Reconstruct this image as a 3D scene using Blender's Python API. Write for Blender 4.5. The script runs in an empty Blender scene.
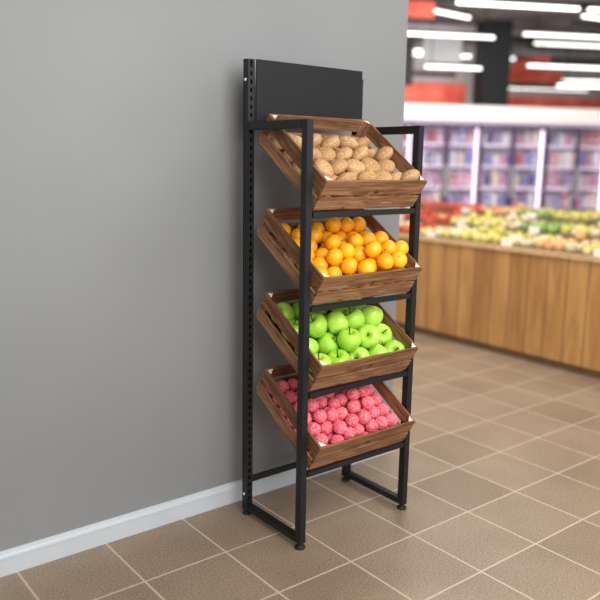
import bpy, bmesh, math, random
import numpy as np
from mathutils import Vector, Matrix, noise
random.seed(4)
scene=bpy.context.scene
scene.view_settings.view_transform='Standard'
col=scene.collection

# ------------------------------------------------------------ materials
def lin(c):
    return tuple(((x/255)/12.92 if x/255<=.04045 else ((x/255+.055)/1.055)**2.4) for x in c)+(1,)
class M:
    def __init__(s,name,color=(128,128,128),rough=.5,metal=0,spec=.5):
        s.m=bpy.data.materials.new(name); s.m.use_nodes=True
        s.t=s.m.node_tree; s.b=s.t.nodes['Principled BSDF']
        s.b.inputs['Base Color'].default_value=lin(color)
        s.b.inputs['Roughness'].default_value=rough
        s.b.inputs['Metallic'].default_value=metal
        s.b.inputs['Specular IOR Level'].default_value=spec
    def n(s,typ,**kw):
        nd=s.t.nodes.new(typ)
        for k,v in kw.items():
            if k in nd.inputs: nd.inputs[k].default_value=v
            else: setattr(nd,k,v)
        return nd
    def l(s,a,b): s.t.links.new(a,b)
    def obj(s,scale=(1,1,1),loc=(0,0,0)):
        tc=s.n('ShaderNodeTexCoord'); mp=s.n('ShaderNodeMapping')
        mp.inputs['Scale'].default_value=scale; mp.inputs['Location'].default_value=loc
        s.l(tc.outputs['Object'],mp.inputs['Vector']); return mp.outputs['Vector']
    def noise(s,vec,scale=5,detail=4,rough=.5,dist=0):
        nd=s.n('ShaderNodeTexNoise',Scale=scale,Detail=detail,Roughness=rough,Distortion=dist); s.l(vec,nd.inputs['Vector']); return nd.outputs['Fac']
    def ramp(s,fac,stops):
        r=s.n('ShaderNodeValToRGB'); e=r.color_ramp.elements
        while len(e)<len(stops): e.new(.5)
        for el,(p,c) in zip(e,stops): el.position=p; el.color=lin(c)
        s.l(fac,r.inputs['Fac']); return r.outputs['Color']
    def math(s,op,a,b=None):
        nd=s.n('ShaderNodeMath',operation=op)
        for i,x in enumerate((a,b)):
            if x is None: continue
            if isinstance(x,(int,float)): nd.inputs[i].default_value=x
            else: s.l(x,nd.inputs[i])
        return nd.outputs[0]
    def mix(s,fac,a,b,mode='MIX'):
        nd=s.n('ShaderNodeMix',data_type='RGBA',blend_type=mode)
        for sock,x in ((nd.inputs[0],fac),(nd.inputs[6],a),(nd.inputs[7],b)):
            if isinstance(x,(int,float,tuple)): sock.default_value=x
            else: s.l(x,sock)
        return nd.outputs[2]
    def base(s,c): s.l(c,s.b.inputs['Base Color'])
    def bump(s,h,strength=.3,dist=.002):
        nd=s.n('ShaderNodeBump',Strength=strength,Distance=dist); s.l(h,nd.inputs['Height']); s.l(nd.outputs[0],s.b.inputs['Normal'])
    def emit(s,c,st):
        s.b.inputs['Emission Color'].default_value=lin(c); s.b.inputs['Emission Strength'].default_value=st

def noisy(name,c,rough=.5,amt=12,scale=8,metal=0,bump=0):
    m=M(name,c,rough,metal); f=m.noise(m.obj(),scale)
    m.base(m.ramp(f,[(.3,tuple(max(0,x-amt) for x in c)),(.7,tuple(min(255,x+amt) for x in c))]))
    if bump: m.bump(m.noise(m.obj(),scale*12),bump,.001)
    return m.m

m=M('wall_paint',(134,134,133),.6)
m.base(m.ramp(m.noise(m.obj(),1.2,2),[(.3,(127,128,128)),(.7,(134,135,135))]))
m.bump(m.noise(m.obj(),300,2),.08,.001); WALL=m.m

m=M('floor_tile',(150,130,110),.42)
v=m.obj(); sp=m.n('ShaderNodeSeparateXYZ'); m.l(v,sp.inputs[0])
T=.33
def cell(sock,off): return m.math('DIVIDE',m.math('ADD',sock,33-off),T)
cx_,cy_=cell(sp.outputs[0],.09),cell(sp.outputs[1],.12)
def edge(q):
    f=m.math('FRACT',q); return m.math('MINIMUM',f,m.math('SUBTRACT',1,f))
dd=m.math('MINIMUM',edge(cx_),edge(cy_))
nz=m.math('MULTIPLY',m.math('SUBTRACT',m.noise(v,90,2),.5),.010)
mr=m.n('ShaderNodeMapRange'); mr.inputs[1].default_value=.006; mr.inputs[2].default_value=.015; mr.inputs[3].default_value=1; mr.inputs[4].default_value=0
m.l(m.math('ADD',dd,nz),mr.inputs[0])
c1=m.ramp(m.noise(v,150,6,.8),[(.36,(114,95,75)),(.5,(154,134,110)),(.64,(192,172,148))])
c2=m.ramp(m.noise(v,2.2,3),[(.3,(226,224,222)),(.7,(255,255,255))])
tile=m.mix(1.0,c1,c2,'MULTIPLY')
cb=m.n('ShaderNodeCombineXYZ'); m.l(m.math('FLOOR',cx_),cb.inputs[0]); m.l(m.math('FLOOR',cy_),cb.inputs[1])
wn=m.n('ShaderNodeTexWhiteNoise',noise_dimensions='2D'); m.l(cb.outputs[0],wn.inputs['Vector'])
tile=m.mix(1.0,tile,m.ramp(wn.outputs['Value'],[(0,(238,235,232)),(1,(255,255,255))]),'MULTIPLY')
m.base(m.mix(mr.outputs[0],tile,lin((198,179,156))))
m.bump(m.math('SUBTRACT',m.math('MULTIPLY',m.noise(v,120,3),.3),mr.outputs[0]),.3,.002); FLOOR=m.m

BASEB=noisy('baseboard_paint',(190,195,199),.4,3)
m=M('black_powder_steel',(18,19,21),.48,.0,.4)
m.bump(m.noise(m.obj(),500,2),.12,.0006); m.base(m.ramp(m.noise(m.obj(),6),[(.3,(17,18,20)),(.7,(23,24,26))])); BLACK=m.m
m=M('header_panel_steel',(22,23,25),.6,0,.3); m.base(m.ramp(m.noise(m.obj(),4),[(.3,(21,22,24)),(.7,(25,26,28))])); HEAD=m.m
RUB=noisy('black_rubber',(15,15,16),.7,3)
m=M('zinc_bolt',(215,215,218),.35,.3); m.base(m.ramp(m.noise(m.obj(),30),[(.3,(200,200,204)),(.7,(228,228,230))])); STEEL=m.m

def wood(name,axis,cols=((86,58,40),(146,105,75),(190,148,110))):
    m=M(name,(120,80,55),.68,0,.2)
    sc=[38,38,38]; sc[axis]=2.4
    v=m.obj(tuple(sc)); gi=m.n('ShaderNodeNewGeometry')
    add=m.n('ShaderNodeVectorMath',operation='ADD'); m.l(v,add.inputs[0])
    cx=m.n('ShaderNodeCombineXYZ')
    k=m.math('MULTIPLY',gi.outputs['Random Per Island'],37)
    for i in range(3): m.l(k,cx.inputs[i])
    m.l(cx.outputs[0],add.inputs[1]); v=add.outputs[0]
    f=m.noise(v,1.5,8,.74,1.1)
    c=m.ramp(f,[(.34,cols[0]),(.49,cols[1]),(.65,cols[2])])
    f2=m.noise(v,.3,2)
    c=m.mix(.45,c,m.ramp(f2,[(.35,(190,182,172)),(.65,(255,255,255))]),'MULTIPLY')
    g=m.ramp(gi.outputs['Random Per Island'],[(0,(220,214,208)),(1,(255,255,255))])
    c=m.mix(1.0,c,g,'MULTIPLY')
    k3=[12,12,12]; k3[axis]=8
    vo=m.n('ShaderNodeTexVoronoi',Scale=1.0); m.l(m.obj(tuple(k3)),vo.inputs['Vector'])
    kr=m.n('ShaderNodeMapRange'); kr.inputs[1].default_value=.06; kr.inputs[2].default_value=.15; kr.inputs[3].default_value=.8; kr.inputs[4].default_value=0
    m.l(vo.outputs['Distance'],kr.inputs[0]); c=m.mix(kr.outputs[0],c,lin((54,34,22)))
    m.base(c)
    m.bump(f,.3,.001); return m.m
WX=wood('stained_pine_grain_x',0); WY=wood('stained_pine_grain_y',1); WZ=wood('stained_pine_grain_z',2)
m=M('pale_end_grain',(236,220,196),.6)
m.base(m.ramp(m.noise(m.obj((60,60,60)),1,4),[(.3,(220,202,174)),(.7,(246,234,214))])); ENDG=m.m

m=M('counter_cladding',(190,146,90),.5)
v=m.obj((10,10,1.2)); f=m.noise(v,1.2,5,.6,.8)
c=m.ramp(f,[(.3,(164,116,62)),(.5,(190,140,80)),(.72,(208,160,98))])
sp=m.n('ShaderNodeSeparateXYZ'); m.l(m.obj(),sp.inputs[0])
q=m.math('DIVIDE',m.math('ADD',sp.outputs[1],20),.16)
fr=m.math('FRACT',q)
wn=m.n('ShaderNodeTexWhiteNoise',noise_dimensions='1D'); m.l(m.math('FLOOR',q),wn.inputs['W'])
c=m.mix(1.0,c,m.ramp(wn.outputs['Value'],[(0,(228,220,212)),(1,(255,255,255))]),'MULTIPLY')
c=m.mix(m.math('LESS_THAN',fr,.055),c,lin((116,78,44)))
m.base(c); CLAD=m.m

# ------------------------------------------------------------ mesh helpers
def link(o,parent=None):
    col.objects.link(o)
    if parent: o.parent=parent
    return o
def mesh_obj(name,bm,mats,parent=None,smooth=False):
    me=bpy.data.meshes.new(name); bm.to_mesh(me); bm.free()
    if not isinstance(mats,(list,tuple)): mats=[mats]
    for x in mats: me.materials.append(x)
    if smooth:
        for p in me.polygons: p.use_smooth=True
    return link(bpy.data.objects.new(name,me),parent)
def add_box(bm,b,mi=0,mat=None):
    x0,x1,y0,y1,z0,z1=b
    vs=[bm.verts.new(Vector(p)) for p in((x0,y0,z0),(x1,y0,z0),(x1,y1,z0),(x0,y1,z0),(x0,y0,z1),(x1,y0,z1),(x1,y1,z1),(x0,y1,z1))]
    if mat is not None:
        for v in vs: v.co=mat@v.co
    for q in((0,3,2,1),(4,5,6,7),(0,1,5,4),(1,2,6,5),(2,3,7,6),(3,0,4,7)):
        f=bm.faces.new([vs[i] for i in q]); f.material_index=mi
def boxes(name,bl,mats,parent=None,bevel=0,seg=2):
    bm=bmesh.new()
    for b in bl:
        if len(b)==7: add_box(bm,b[:6],b[6])
        else: add_box(bm,b)
    if bevel:
        bmesh.ops.bevel(bm,geom=list(bm.edges),offset=bevel,segments=seg,affect='EDGES',clamp_overlap=True)
    return mesh_obj(name,bm,mats,parent)
def empty(name,loc,rot=(0,0,0),label=None,category=None,group=None):
    o=bpy.data.objects.new(name,None); o.empty_display_size=.1; o.location=loc; o.rotation_euler=rot; link(o)
    if label: tag(o,label,category,group)
    return o
def tag(o,label,category,group=None):
    o['label']=label; o['category']=category
    if group: o['group']=group
def lathe(bm,prof,seg=24,mi=0,mat=None):
    rings=[]
    for r,z in prof:
        if r<1e-6: rings.append([bm.verts.new((0,0,z))])
        else: rings.append([bm.verts.new((r*math.cos(2*math.pi*i/seg),r*math.sin(2*math.pi*i/seg),z)) for i in range(seg)])
    if mat is not None:
        for rg in rings:
            for v in rg: v.co=mat@v.co
    for a,b in zip(rings,rings[1:]):
        for i in range(seg):
            j=(i+1)%seg
            if len(a)==1 and len(b)==1: continue
            if len(a)==1: f=bm.faces.new((a[0],b[j],b[i]))
            elif len(b)==1: f=bm.faces.new((a[i],a[j],b[0]))
            else: f=bm.faces.new((a[i],a[j],b[j],b[i]))
            f.material_index=mi

# ------------------------------------------------------------ room
def struct(o): o['kind']='structure'; return o
struct(boxes('floor',[(-4,16,-5,14,-.1,0)],FLOOR))
struct(boxes('wall_left',[(-4,.96,.127,.26,0,3.9)],WALL))
bm=bmesh.new()
prof=[(.127,0),(.111,0),(.111,.060),(.108,.062),(.108,.067),(.113,.071),(.117,.077),(.118,.083),(.122,.087),(.127,.088)]
a=[bm.verts.new((-4,y,z)) for y,z in prof]; b=[bm.verts.new((.96,y,z)) for y,z in prof]
for i in range(len(prof)-1): bm.faces.new((a[i],b[i],b[i+1],a[i+1]))
bm.faces.new(a[::-1]); bm.faces.new(b)
struct(mesh_obj('baseboard_left',bm,BASEB))
CEIL=noisy('ceiling_paint',(124,117,117),.8,24,1.4)
struct(boxes('ceiling',[(-4,16,-5,14,3.9,4.0)],CEIL))

# ------------------------------------------------------------ display rack
W=.549; D=.352; H=1.803; h=1.577; s=.015
rack=empty('display_rack',(W/2,-D/2,0),label='black steel display rack holding four tilted wooden crates',category='display rack')
RO=Vector((-W/2,D/2,0))
def rk(o,parent=rack):
    o.parent=parent; o.location=RO if parent==rack else Vector((0,0,0)); return o
for X in(0,W):
    Hh=H if X==0 else H-.03
    bl=[(X-s,X-s+.004,-s,s,.02,Hh),(X+s-.004,X+s,-s,s,.02,Hh),(X-s,X+s,s-.004,s,.02,Hh),
        (X-s+.004,X-.004,-s,-s+.003,.02,Hh),(X+.004,X+s-.004,-s,-s+.003,.02,Hh)]
    z=.02
    while z<Hh-.02:
        bl.append((X-.004,X+.004,-s,-s+.003,z,z+.014)); z+=.030
    bl.append((X-s-.001,X+s+.001,-s-.001,s+.001,Hh-.003,Hh))
    up=rk(boxes('slotted_upright',bl,BLACK))
    for z in(1.73,.09):
        bm=bmesh.new(); lathe(bm,[(0,0),(.006,0),(.006,.003),(.004,.005),(0,.005)],14,mat=Matrix.Translation((X-s,0,z))@Matrix.Rotation(-math.pi/2,4,'Y'))
        bo=mesh_obj('bolt',bm,STEEL,up,True); bo['label']='small zinc bolt'
    fr=rk(boxes('side_frame',[(X-s,X+s,-D-s,-D+s,.022,h),(X-s,X+s,-D+s,-s-.001,h-.030,h),(X-s,X+s,-D+s,-s-.001,.022,.047)],BLACK,bevel=.0018))
    for Y in(0,-D):
        bm=bmesh.new(); lathe(bm,[(0,0),(.019,0),(.021,.004),(.019,.009),(.007,.012),(.006,.023),(0,.023)],24,mat=Matrix.Translation((X,Y,0)))
        ft=rk(mesh_obj('levelling_foot',bm,RUB,None,True))
rk(boxes('header_panel',[(s+.003,W+.003,-.0225,-.0165,1.58,1.804)],HEAD,bevel=.0015))
rk(boxes('back_crossbar',[(s+.006,W-s-.001,.003,.015,.13,.155)],BLACK,bevel=.001))

# ------------------------------------------------------------ crates
X0=.027; CW=.501; CL=.413; CH=.122
CR=[(.612,-.427,1.369,'rough tan potatoes'),(.572,-.424,1.036,'bright oranges'),(.562,-.424,.717,'green apples'),(.562,-.427,.412,'pink-red lychees')]
crates=[]
th=.009
for t,y,z,what in CR:
    R=Matrix.Rotation(t,4,'X')
    org=Vector((X0+CW/2,y,z))+(R@Vector((0,CL/2,-CH)))
    c=empty('wooden_crate',org,(t,0,0),'stained wooden slatted crate tilted forward, filled with '+what,'crate','tilted crates on the display rack')
    hw=CW/2; hl=CL/2
    sl=[(.000,.046),(.069,CH)]
    fl=[(.0,.051),(.063,CH)]
    boxes('front_panel',[(-hw,hw,-hl,-hl+th,a,b) for a,b in fl],WX,c,.0006,1)
    boxes('back_panel',[(-hw,hw,hl-th,hl,a,b) for a,b in sl],WX,c,.0006,1)
    for sx in(-1,1):
        x0=sx*hw; x1=sx*(hw-th)
        boxes('side_panel',[(min(x0,x1),max(x0,x1),-hl+th+.0005,hl-th-.0005,a,b) for a,b in sl],WY,c,.0006,1)
        for sy in(-1,1):
            bm=bmesh.new(); k=.025
            px=sx*(hw-th-.0003); py=sy*(hl-th-.0003)
            tri=[(px,py),(px-sx*k,py),(px,py-sy*k)]
            if sx*sy<0: tri=tri[::-1]
            zt=CH+.0005
            lo=[bm.verts.new((q[0],q[1],th)) for q in tri]; hi=[bm.verts.new((q[0],q[1],zt)) for q in tri]
            f=bm.faces.new(hi); f.material_index=1; bm.faces.new(lo[::-1])
            for i in range(3):
                j=(i+1)%3; bm.faces.new((lo[i],lo[j],hi[j],hi[i]))
            bmesh.ops.recalc_face_normals(bm,faces=bm.faces)
            mesh_obj('corner_post',bm,[WZ,ENDG],c)
    n=6; pw=(CL-2*th-.002)/n
    boxes('bottom_panel',[(-hw+th+.0005,hw-th-.0005,-hl+th+.001+i*pw,-hl+th+.001+(i+1)*pw-.004,.0005,.009) for i in range(n)],WX,c,.0006,1)
    crates.append((c,t,org))
    fb=Vector((0,y,z))+(R@Vector((0,0,-CH)))
    rk(boxes('front_crossbar',[(s+.006,W-s-.001,-.366,-.346,fb.z-.026,fb.z-.006)],BLACK,bevel=.001))
    for xa in(X0+.006,X0+CW-.026):
        bm=bmesh.new()
        Mx=Matrix.Translation(Vector((0,y,z)))@R
        add_box(bm,(xa,xa+.02,.012,CL-.01,-CH-.0055,-CH-.0015),mat=Mx)
        rk(mesh_obj('bracket_arm',bm,BLACK))

# ------------------------------------------------------------ fruit meshes
def ico(name,sub,fn,mats,r):
    bm=bmesh.new(); bmesh.ops.create_icosphere(bm,subdivisions=sub,radius=1)
    for v in bm.verts: v.co=fn(v.co.normalized())*r
    me=bpy.data.meshes.new(name); bm.to_mesh(me); bm.free()
    for p in me.polygons: p.use_smooth=True
    me.materials.append(mats); return me
def lathe_mesh(name,prof,mat,seg=28,warp=None):
    bm=bmesh.new(); lathe(bm,prof,seg)
    if warp:
        for v in bm.verts: v.co=warp(v.co)
    bmesh.ops.recalc_face_normals(bm,faces=bm.faces)
    me=bpy.data.meshes.new(name); bm.to_mesh(me); bm.free()
    for p in me.polygons: p.use_smooth=True
    me.materials.append(mat); return me
def rnd(m):
    oi=m.n('ShaderNodeObjectInfo'); return oi.outputs['Random']
# orange
m=M('orange_peel',(250,160,20),.42,0,.5)
c=m.ramp(rnd(m),[(0,(255,168,8)),(1,(255,186,22))]); f=m.noise(m.obj(),2,3)
m.base(m.mix(1.0,c,m.ramp(f,[(.3,(250,246,236)),(.7,(255,255,255))]),'MULTIPLY'))
vo=m.n('ShaderNodeTexVoronoi',Scale=14.0); m.l(m.obj(),vo.inputs['Vector']); m.bump(vo.outputs['Distance'],.12,.02)
ORM=m.m
STEMB=noisy('dry_stem',(60,44,24),.7,8,6)
STEMG=noisy('green_stem_button',(96,110,44),.7,12,6)
def orange_prof(r):
    p=[]
    for i in range(25):
        a=-math.pi/2+math.pi*i/24
        rr=r*math.cos(a); z=.95*r*math.sin(a)
        if a>1.1: z-= r*.10*((a-1.1)/(math.pi/2-1.1))**2
        if a<-1.2: z+= r*.04*((-a-1.2)/(math.pi/2-1.2))**2
        p.append((max(rr,0) if 0<i<24 else 0,z))
    return p
ORME=lathe_mesh('orange',orange_prof(1),ORM)
ORST=lathe_mesh('stem',[(0,.83),(.10,.84),(.12,.87),(.09,.90),(.03,.905),(0,.90)],STEMG,8)
# apple
m=M('green_apple_skin',(160,215,60),.28,0,.5)
c=m.ramp(rnd(m),[(0,(162,216,58)),(1,(192,234,92))])
f=m.noise(m.obj((1,1,.35)),2.2,3)
c=m.mix(1.0,c,m.ramp(f,[(.3,(232,240,204)),(.7,(255,255,255))]),'MULTIPLY')
vo=m.n('ShaderNodeTexVoronoi',Scale=14.0); m.l(m.obj(),vo.inputs['Vector'])
c=m.mix(m.math('MULTIPLY',m.math('LESS_THAN',vo.outputs['Distance'],.10),.5),c,lin((230,248,170)))
m.base(c); APM=m.m
def apple_prof():
    p=[(0,-.72),(.14,-.76),(.30,-.84),(.46,-.82),(.64,-.68),(.80,-.46),(.93,-.18),(1.0,.12),(.99,.38),(.90,.62),(.74,.80),(.55,.88),(.36,.86),(.20,.74),(.09,.60),(0,.54)]
    q=[]
    for i in range(len(p)-1):
        q.append(p[i]); q.append(((p[i][0]+p[i+1][0])/2,(p[i][1]+p[i+1][1])/2))
    q.append(p[-1])
    for _ in range(2):
        q=[q[0]]+[((q[i-1][0]+2*q[i][0]+q[i+1][0])/4,(q[i-1][1]+2*q[i][1]+q[i+1][1])/4) for i in range(1,len(q)-1)]+[q[-1]]
    return q
def awarp(v):
    a=math.atan2(v.y,v.x); k=1+.025*math.cos(5*a)*(1 if v.z<0 else .4); return Vector((v.x*k,v.y*k,v.z))
APME=lathe_mesh('green_apple',apple_prof(),APM,30,awarp)
APST=lathe_mesh('stem',[(0,.50),(.055,.52),(.045,.8),(.05,1.1),(.075,1.22),(0,1.24)],STEMB,8,lambda v:Vector((v.x+.22*max(0,v.z-.55),v.y,v.z)))
# potato
m=M('potato_skin',(206,168,124),.75,0,.2)
wv=m.n('ShaderNodeTexWave',wave_type='RINGS',rings_direction='X'); wv.inputs['Scale'].default_value=3.2; wv.inputs['Distortion'].default_value=4; wv.inputs['Detail'].default_value=4; wv.inputs['Detail Scale'].default_value=1.6
m.l(m.obj(loc=(.9,0,0)),wv.inputs['Vector'])
f=m.math('ADD',m.math('MULTIPLY',m.noise(m.obj(),5,7,.72,.6),.86),m.math('MULTIPLY',wv.outputs['Fac'],.14))
c=m.ramp(f,[(.30,(146,106,68)),(.44,(184,143,98)),(.56,(206,168,122)),(.72,(228,198,156))])
c=m.mix(1.0,c,m.ramp(rnd(m),[(0,(232,224,214)),(1,(255,255,255))]),'MULTIPLY')
m.base(c); m.bump(f,.12,.04); POM=m.m
def pfn(seed):
    o=Vector((seed*7.3,seed*3.1,seed))
    def fn(n):
        d=1+.05*(noise.noise(n*1.1+o))
        return Vector((n.x*1.06*d,n.y*1.03*d,n.z*.66*d))
    return fn
POMES=[ico('potato',4,pfn(i),POM,1) for i in range(4)]
# lychee
m=M('lychee_shell',(240,110,120),.5,0,.4)
vo=m.n('ShaderNodeTexVoronoi',Scale=4.6); m.l(m.obj(),vo.inputs['Vector'])
c=m.ramp(vo.outputs['Distance'],[(.0,(255,232,226)),(.24,(255,160,164)),(.6,(238,94,112))])
c=m.mix(1.0,c,m.ramp(rnd(m),[(0,(244,236,236)),(1,(255,255,255))]),'MULTIPLY')
m.base(c); LYM=m.m
def lfn(n):
    dists,_=noise.voronoi(n*4.6)
    return n*(1.03-.20*min(dists[0],.7)**1.5)
LYME=ico('lychee',5,lfn,LYM,1)
LYST=lathe_mesh('stem',[(0,.86),(.07,.9),(.05,1.0),(.05,1.12),(0,1.13)],STEMB,8)

# ------------------------------------------------------------ packing
def pack(n,r,seed,tilt,x=CW/2-th-.001,y=CL/2-th-.001,z0=.010,jit=.05,fac=2.0,left=0.0,gx=0.0):
    """settle n spheres in a box; 'left' keeps a strip free at the -x wall"""
    rg=np.random.default_rng(seed); rad=r*(1+jit*(rg.random(n)*2-1))
    xa=-x+left; wx=x-xa; cx=(x+xa)/2
    P=np.zeros((n,3)); nx=max(1,int(wx/(fac*r))); ny=max(1,int(2*y/(fac*r)))
    pts=[]
    for b in range(ny):
        for a in range(nx): pts.append((xa+r+a*(wx-2*r)/max(nx-1,1),-y+r+b*2*(y-r)/max(ny-1,1),z0+r))
    l=1
    while len(pts)<n:
        lay=[(xa+2*r+a*(wx-2*r)/max(nx-1,1),-y+2*r+b*2*(y-r)/max(ny-1,1),z0+r+l*1.7*r) for b in range(ny-1) for a in range(nx-1)]
        lay.sort(key=lambda q:((q[0]-cx)/x)**2+(q[1]/y+.1)**2); pts+=lay; l+=1
    P[:]=pts[:n]
    P+=rg.normal(0,r*.05,(n,3))
    g=np.array([gx,-math.sin(tilt),-math.cos(tilt)])
    iu,ju=np.triu_indices(n,1)
    for it in range(420):
        st=.0018*max(0,1-it/340)
        P+=g*st
        for k in range(6 if it<340 else 16):
            d=P[iu]-P[ju]; L=np.linalg.norm(d,axis=1)+1e-9; ov=(rad[iu]+rad[ju])-L; mk=ov>0
            if mk.any():
                cv=(d[mk]/L[mk,None])*(ov[mk,None]*.5)
                np.add.at(P,iu[mk],cv*.6); np.add.at(P,ju[mk],-cv*.6)
            P[:,0]=np.clip(P[:,0],-(x-rad),x-rad); P[:,1]=np.clip(P[:,1],-(y-rad),y-rad)
            P[:,2]=np.maximum(P[:,2],z0+rad)
    return P,rad
def fill(ci,n,r,meshes,stem,name,label,cat,group,tiltk=.25,scale=1.0,upright=False,squash=1.0,flat=False,fac=2.0,left=0.0,gx=0.0,jit=.05):
    c,t,org=crates[ci]; Mx=Matrix.Translation(org)@Matrix.Rotation(t,4,'X')
    P,rad=pack(n,r,ci+3,t*tiltk,fac=fac,left=left,gx=gx,jit=jit)
    rr=random.Random(ci)
    for p,q in zip(P,rad):
        p=p.copy(); p[2]=.010+(p[2]-.010)*squash
        o=bpy.data.objects.new(name,meshes[rr.randrange(len(meshes))]); link(o)
        o.location=Mx@Vector(p); o.scale=(q*scale,)*3
        if flat: o.rotation_euler=(t+rr.uniform(-.16,.16),rr.uniform(-.16,.16),rr.uniform(0,6.28))
        elif upright: o.rotation_euler=(rr.uniform(-.6,.9)+.35,rr.uniform(-.8,.6),rr.uniform(0,6.28))
        else: o.rotation_euler=(rr.uniform(0,6.28),rr.uniform(0,6.28),rr.uniform(0,6.28))
        tag(o,label,cat,group)
        if stem:
            sobj=bpy.data.objects.new('stem',stem); link(sobj,o)
fill(0,68,.0370,POMES,None,'potato','broad flattened tan potato heaped in the top wooden crate','potato','potatoes in the top crate',scale=1.08,squash=.62,flat=True,gx=.08,tiltk=.4,jit=.03)
fill(1,62,.0330,[ORME],ORST,'orange','round bright orange heaped in a wooden crate','orange','oranges in the crate',left=.05,gx=.25,jit=.02,tiltk=.3)
fill(2,27,.0470,[APME],APST,'green_apple','shiny light green apple heaped in a wooden crate','apple','green apples in the crate',upright=True,fac=1.95,gx=.12,tiltk=.3,jit=.02)
fill(3,112,.0275,[LYME],LYST,'lychee','bumpy pink-red lychee heaped in the bottom wooden crate','lychee','lychees in the bottom crate',tiltk=.3,jit=.03)

# ------------------------------------------------------------ produce counter
ctr=empty('produce_counter',(4.1,1.7,0),label='long wood-clad produce counter with stepped display top',category='counter')
def ct(o): o.parent=ctr; o.location=(-4.1,-1.7,0); return o
ct(boxes('cladding',[(3.03,5.15,-1.3,4.9,.06,.80)],CLAD))
DARKP=noisy('dark_rail',(38,34,32),.5,5)
ct(boxes('plinth',[(3.05,5.1,-1.26,4.86,0,.06)],noisy('plinth_brown',(104,76,50),.5,6)))
LW=noisy('light_wood_trim',(200,164,116),.5,12,20)
ct(boxes('counter_edge',[(3.01,3.05,-1.3,4.9,.80,.835)],LW))
ct(boxes('upper_step',[(3.66,5.15,-1.3,4.9,.80,.86),(4.24,5.15,-1.3,4.9,.86,.93)],LW))
tray_m=noisy('tan_tray_plastic',(128,112,84),.5,6)
CARD=noisy('price_card_white',(236,234,226),.5,4)
def sph(name,color,c2,rough=.55,flat=1.0,elong=1.0):
    m=M(name+'_skin',color,rough); m.base(m.mix(1.0,m.ramp(rnd(m),[(0,color),(1,c2)]),m.ramp(m.noise(m.obj(),3),[(.3,(225,225,225)),(.7,(255,255,255))]),'MULTIPLY'))
    pr=apple_prof(); return lathe_mesh(name,[(a*(1 if b<0 else 1-(elong-1)*.5*max(b,0)),b*elong*flat) for a,b in pr],m.m,14)
kinds={
 'red_apple':(sph('red_apple',(178,54,40),(208,98,64)),'glossy red apple on the market counter','apple'),
 'pear':(sph('pear',(196,184,82),(222,208,118),elong=1.3),'yellow green pear on the market counter','pear'),
 'lime':(sph('lime',(98,140,60),(144,176,84)),'green lime on the market counter','lime'),
 'peach':(sph('peach',(218,158,96),(230,190,128)),'pale orange peach on the market counter','peach'),
 'onion':(sph('onion',(208,186,138),(228,212,176),flat=.9),'pale brown onion on the market counter','onion'),
 'tomato':(sph('tomato',(190,58,38),(214,86,52),flat=.85),'red tomato on the market counter','tomato'),
}
near={'red_apple':'tomato','pear':'onion','lime':'pear','peach':'onion','onion':'pear','tomato':'peach'}
rr=random.Random(9)
def tray_row(x0,x1,z,seq,y0,wd=.38):
    for i,kd in enumerate(seq):
        ya=y0+i*wd; yb=ya+wd-.012
        t=empty('display_tray',((x0+x1)/2,(ya+yb)/2,z+.001),label='tan plastic display tray heaped with loose produce on the counter',category='tray',group='trays on the produce counter')
        a=(x1-x0)/2; b=(yb-ya)/2
        boxes('tray_base',[(-a,a,-b,b,0,.008)],tray_m,t)
        boxes('tray_rim',[(-a,-a+.01,-b,b,.008,.04),(a-.01,a,-b,b,.008,.04),(-a+.01,a-.01,-b,-b+.01,.008,.04),(-a+.01,a-.01,b-.01,b,.008,.04)],tray_m,t)
        if i%2==0: boxes('price_card',[(-a-.006,-a-.001,-.05,.05,.02,.08)],CARD,t)
        P,rad=pack(26+rr.randrange(4),.040,i+50,0,x=a-.012,y=b-.012,z0=z+.01,jit=.14)
        for p,q in zip(P,rad):
            k2=near[kd] if rr.random()<.2 else kd
            me,lab,cat=kinds[k2]
            o=bpy.data.objects.new(k2,me); link(o); o.scale=(q*.97,)*3
            o.location=((x0+x1)/2+p[0],(ya+yb)/2+p[1],p[2]); o.rotation_euler=(rr.uniform(-.7,.7),rr.uniform(-.7,.7),rr.uniform(0,6))
            tag(o,lab,cat,k2.replace('_',' ')+'s on the produce counter')
tray_row(3.08,3.63,.80,['pear','peach','onion','pear','onion','red_apple','peach'],.1)
tray_row(3.67,4.21,.86,['onion','pear','lime','onion','pear','tomato','red_apple'],.27)
tray_row(4.25,4.85,.93,['lime','pear','lime','peach','tomato','red_apple','tomato'],.70)

# ------------------------------------------------------------ fridges and back of the store
A=math.radians(-28.86); FO=Vector((7.24,6.15,0))
FM=Matrix.Translation(FO)@Matrix.Rotation(A,4,'Z')
def sd(s_,d_,z_): return FM@Vector((s_,d_,z_))
WHITE=noisy('fridge_white',(228,214,230),.4,5)
FRAME=noisy('door_frame_grey',(96,80,108),.4,6)
m=M('fridge_light_header',(238,232,226),.4); m.emit((255,244,236),.45); HL=m.m
m=M('fridge_led',(255,255,255),.4); m.emit((255,234,250),2.2); LED=m.m
m=M('fridge_shelf_led',(255,255,255),.4); m.emit((255,226,250),2.0); LED2=m.m
m=M('door_glass',(235,240,250),.05); m.b.inputs['Alpha'].default_value=.04; GL=m.m
pk=[noisy('pack_%s'%n,c,.5,14,6) for n,c in(('blue',(136,140,206)),('mauve',(196,166,210)),('white',(240,236,244)),('pink',(222,154,180)),('cream',(240,218,190)),('navy',(92,84,150)),('red',(200,88,100)))]
pkl=['blue','mauve','white','pink','cream','navy','red']
capm=noisy('cap_white',(240,240,240),.4,4)
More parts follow.
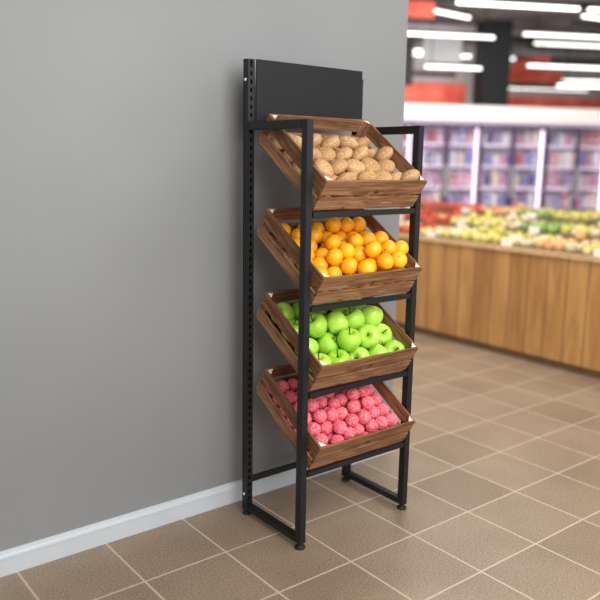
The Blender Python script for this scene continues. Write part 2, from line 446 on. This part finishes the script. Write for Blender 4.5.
def pack_obj(kind,ci,loc,rotz,sz):
    key=(kind,ci)
    if key not in pc:
        bm=bmesh.new()
        if kind=='bottle':
            lathe(bm,[(0,0),(.042,0),(.046,.01),(.046,.15),(.03,.19),(.016,.21)],14,0); lathe(bm,[(.018,.21),(.018,.235),(0,.235)],14,1)
        else:
            add_box(bm,(-.05,.05,-.04,.04,0,.17),0)
            vs=[bm.verts.new(p) for p in((-.05,-.04,.17),(.05,-.04,.17),(.05,.04,.17),(-.05,.04,.17),(-.05,0,.21),(.05,0,.21))]
            for q in((0,1,5,4),(2,3,4,5),(0,4,3),(1,2,5)): bm.faces.new([vs[i] for i in q])
            add_box(bm,(-.05,.05,-.004,.004,.208,.23),1)
            add_box(bm,(-.035,.035,-.042,-.04,.05,.12),1)
        me=bpy.data.meshes.new(kind); bm.to_mesh(me); bm.free(); me.materials.append(pk[ci]); me.materials.append(capm); pc[key]=me
    o=bpy.data.objects.new('drink_bottle' if kind=='bottle' else 'drink_carton',pc[key]); link(o); o.location=loc; o.rotation_euler=(0,0,rotz); o.scale=(1,1,sz)
    tag(o,'%s %s on a glass-door fridge shelf'%(pkl[ci],'drink bottle' if kind=='bottle' else 'gable-top drink carton'),'bottle' if kind=='bottle' else 'carton','drinks in the fridges')
pc={}
fw=1.15
for i in range(5):
    s0=-1.0+i*fw
    c=empty('display_fridge',sd(s0+fw/2,.4,0),(0,0,A),'tall white glass-door display fridge with lit header','fridge','display fridges along the store')
    a=fw/2-.003
    boxes('cabinet_body',[(-a,a,.36,.4,0,2.08),(-a,-a+.03,-.36,.36,0,2.08),(a-.03,a,-.36,.36,0,2.08),(-a+.03,a-.03,-.36,.36,0,.3),(-a,a,-.36,.4,2.08,2.12)],WHITE,c)
    boxes('light_header',[(-a,a,-.4,.4,2.122,2.36)],HL,c,.006)
    boxes('shelf',[(-a+.031,a-.031,-.25,.35,z,z+.02) for z in (.70,1.05,1.40,1.75)],WHITE,c)
    for xs in(-a+.045,0,a-.045):
        boxes('light_strip',[(xs-.012,xs+.012,-.34,-.32,.35,2.0)],LED,c)
    for zs in(1.0,1.35,1.70,2.04):
        boxes('light_strip',[(-a+.06,-.02,-.25,-.235,zs+.03,zs+.04),(.02,a-.06,-.25,-.235,zs+.03,zs+.04)],LED2,c)
    for k in(-1,1):
        x0,x1=(-a,-.003) if k<0 else(.003,a)
        d=boxes('door',[(x0,x0+.035,-.4,-.362,.32,2.07),(x1-.035,x1,-.4,-.362,.32,2.07),(x0+.035,x1-.035,-.4,-.362,.32,.38),(x0+.035,x1-.035,-.4,-.362,2.01,2.07)],FRAME,c)
        boxes('door_glass',[(x0+.036,x1-.036,-.386,-.380,.381,2.009)],GL,d)
        hx=x1-.03 if k<0 else x0+.03
        boxes('handle',[(hx-.012,hx+.012,-.43,-.415,.9,1.4),(hx-.006,hx+.006,-.415,-.4,.93,.95),(hx-.006,hx+.006,-.415,-.4,1.35,1.37)],STEEL,d)
    for zi,z in enumerate((.72,1.07,1.42,1.77)):
        for j in range(8):
            ci=rr.choice((0,1,2,2,3,3,4,5,6))
            xl=-.4655+j*.133
            pack_obj('bottle' if rr.random()<.5 else 'carton',ci,sd(s0+fw/2+xl,.4-.17,z+.002),A,rr.uniform(.7,1.1))
bw=boxes('wall_back',[(-6,12,0,.15,0,3.9)],noisy('back_wall_paint',(160,150,150),.7,22,1.3)); bw.matrix_world=Matrix.Translation(sd(0,4.2,0))@Matrix.Rotation(A,4,'Z'); struct(bw)
def place(o,s_,d_,z_,ry=0,rz=0): o.matrix_world=Matrix.Translation(sd(s_,d_,z_))@Matrix.Rotation(A+rz,4,'Z')@Matrix.Rotation(ry,4,'Y'); return o
o=place(boxes('trim_1',[(-.24,.24,-.24,.24,0,3.9),(-.27,.27,-.27,.27,0,.15)],noisy('pillar_dark',(14,15,20),.6,3)),1.97,1.3,0); o['kind']='structure'
RED=noisy('fascia_red',(206,74,48),.5,30,2); WB=noisy('fascia_white',(206,206,208),.5,5,2); DG=noisy('fascia_dark',(34,32,34),.5,5,2)
def fascia(s0,s1,d_,z0,z1,mat,cn,ry=0):
    o=place(boxes('fascia_board',[(0,s1-s0,0,.06,0,z1-z0)],mat,bevel=.004),s0,d_,z0,ry); tag(o,'plain %s fascia board hung over the store aisle'%cn,'board','fascia boards over the store')
fascia(.3,2.6,4.1,2.62,3.12,RED,'red')
fascia(3.5,6.5,4.1,2.6,2.9,RED,'red')
fascia(3.0,4.2,2.9,3.1,3.4,RED,'red',.10)
fascia(4.3,5.4,1.6,3.45,3.7,RED,'red')
fascia(2.6,3.3,1.7,3.2,3.32,RED,'red',-.18)
fascia(.65,1.35,1.2,3.15,3.6,WB,'white')
fascia(.0,.45,1.1,2.75,3.5,DG,'dark')
fascia(-.45,.2,-.6,3.55,3.85,RED,'red')
fascia(2.7,5.5,1.9,3.35,3.43,DG,'dark')
fascia(2.6,5.5,2.3,2.9,3.0,DG,'dark')
fascia(2.3,4.5,-.8,3.5,3.58,DG,'dark')
fascia(2.5,5.2,1.0,3.42,3.5,DG,'dark')
fascia(.5,1.5,1.8,3.0,3.08,DG,'dark')
m=M('tube_light_glow',(255,255,255),.4); m.emit((255,252,246),3); TUBE=m.m
def tube(s0,s1,d_,z_,rz=0,r=.022):
    c=empty('ceiling_tube_light',sd((s0+s1)/2,d_,z_),(0,0,A+rz),'long white tube light hung under the store ceiling','light','ceiling tube lights')
    L=(s1-s0)/2
    bm=bmesh.new(); lathe(bm,[(0,-L),(r,-L),(r,L),(0,L)],12,mat=Matrix.Rotation(math.pi/2,4,'Y')); mesh_obj('tube',bm,TUBE,c,False)
    boxes('housing',[(-L,L,-.04,.04,.03,.06)],BLACK,c)
    for k in(-1,1): boxes('suspension_rod',[(k*L*.8-.006,k*L*.8+.006,-.006,.006,.06,3.9-z_)],BLACK,c)
for a_ in((.2,2.0,-1.5,3.6),(2.15,4.2,-1.5,3.6),(2.2,4.6,.6,3.6),(3.0,6.2,3.6,3.62),(.9,2.4,3.4,3.6),(.0,1.5,.2,3.45),(3.2,5.5,2.2,3.72),(-2,1.5,-3.5,3.7),(2.7,5.2,1.4,3.2),(.6,1.6,.9,3.05),(3.3,6.0,3.9,3.25),(3.2,4.8,1.2,2.85),(.3,1.7,2.6,3.55),(2.6,5.0,-.1,3.72,.3),(3.0,5.0,3.3,3.0),(.1,1.0,-.3,3.68,.5)): tube(*a_)
for k,(s0,s1,d_,z_) in enumerate(((-3,7,-.55,3.78),(-3,8,2.62,3.74))):
    o=place(boxes('trim_%d'%(k+2),[(0,s1-s0,-.08,.08,0,3.9-z_)],DARKP),s0,d_,z_); o['kind']='structure'
# ------------------------------------------------------------ lights
def area(loc,size,power,target,color=(1,1,1)):
    l=bpy.data.lights.new('area','AREA'); l.shape='RECTANGLE'; l.size=size[0]; l.size_y=size[1]; l.energy=power; l.color=color
    o=bpy.data.objects.new('area_light',l); link(o); o.location=loc
    o.rotation_euler=(Vector(target)-Vector(loc)).to_track_quat('-Z','Y').to_euler(); return o
area((-.4,-2.9,2.3),(2.2,2.2),118,(.3,0,.55))
area((2.2,-2.0,3.7),(2.0,2.0),64,(.8,0,.6))
area((3.2,1.6,3.7),(3,3),118,(3.2,1.4,0),(1,.99,.97))
area((1.6,1.6,2.9),(1.5,1.5),48,(3.2,1.4,.4),(1,.97,.93))
area((6.5,4.2,3.4),(4,3),112,(7.4,5.6,.8))
area((9.0,8.0,2.9),(4,1.5),68,(9.4,9,4))
area((7.0,4.5,3.0),(4,2),28,(7.2,5.0,3.9))
w=bpy.data.worlds.new('world'); scene.world=w; w.use_nodes=True
w.node_tree.nodes['Background'].inputs[0].default_value=(1,1,1,1); w.node_tree.nodes['Background'].inputs[1].default_value=.84

# ------------------------------------------------------------ camera
yaw,pit,roll,f=.8981863,.1857656,.0173601,742.308
F=Vector((math.cos(pit)*math.cos(yaw),math.cos(pit)*math.sin(yaw),-math.sin(pit)))
R=Vector((math.sin(yaw),-math.cos(yaw),0)); U=R.cross(F)
R2=math.cos(roll)*R+math.sin(roll)*U; U2=-math.sin(roll)*R+math.cos(roll)*U
cd=bpy.data.cameras.new('camera'); cam=bpy.data.objects.new('camera',cd); link(cam)
mm=Matrix((R2,U2,-F)).transposed().to_4x4(); mm.translation=Vector((-1.622114,-2.36282,1.438724)); cam.matrix_world=mm
cd.sensor_width=36; cd.lens=f/600*36; cd.clip_end=100
cd.dof.use_dof=True; cd.dof.focus_distance=2.85; cd.dof.aperture_fstop=1.2
scene.camera=cam
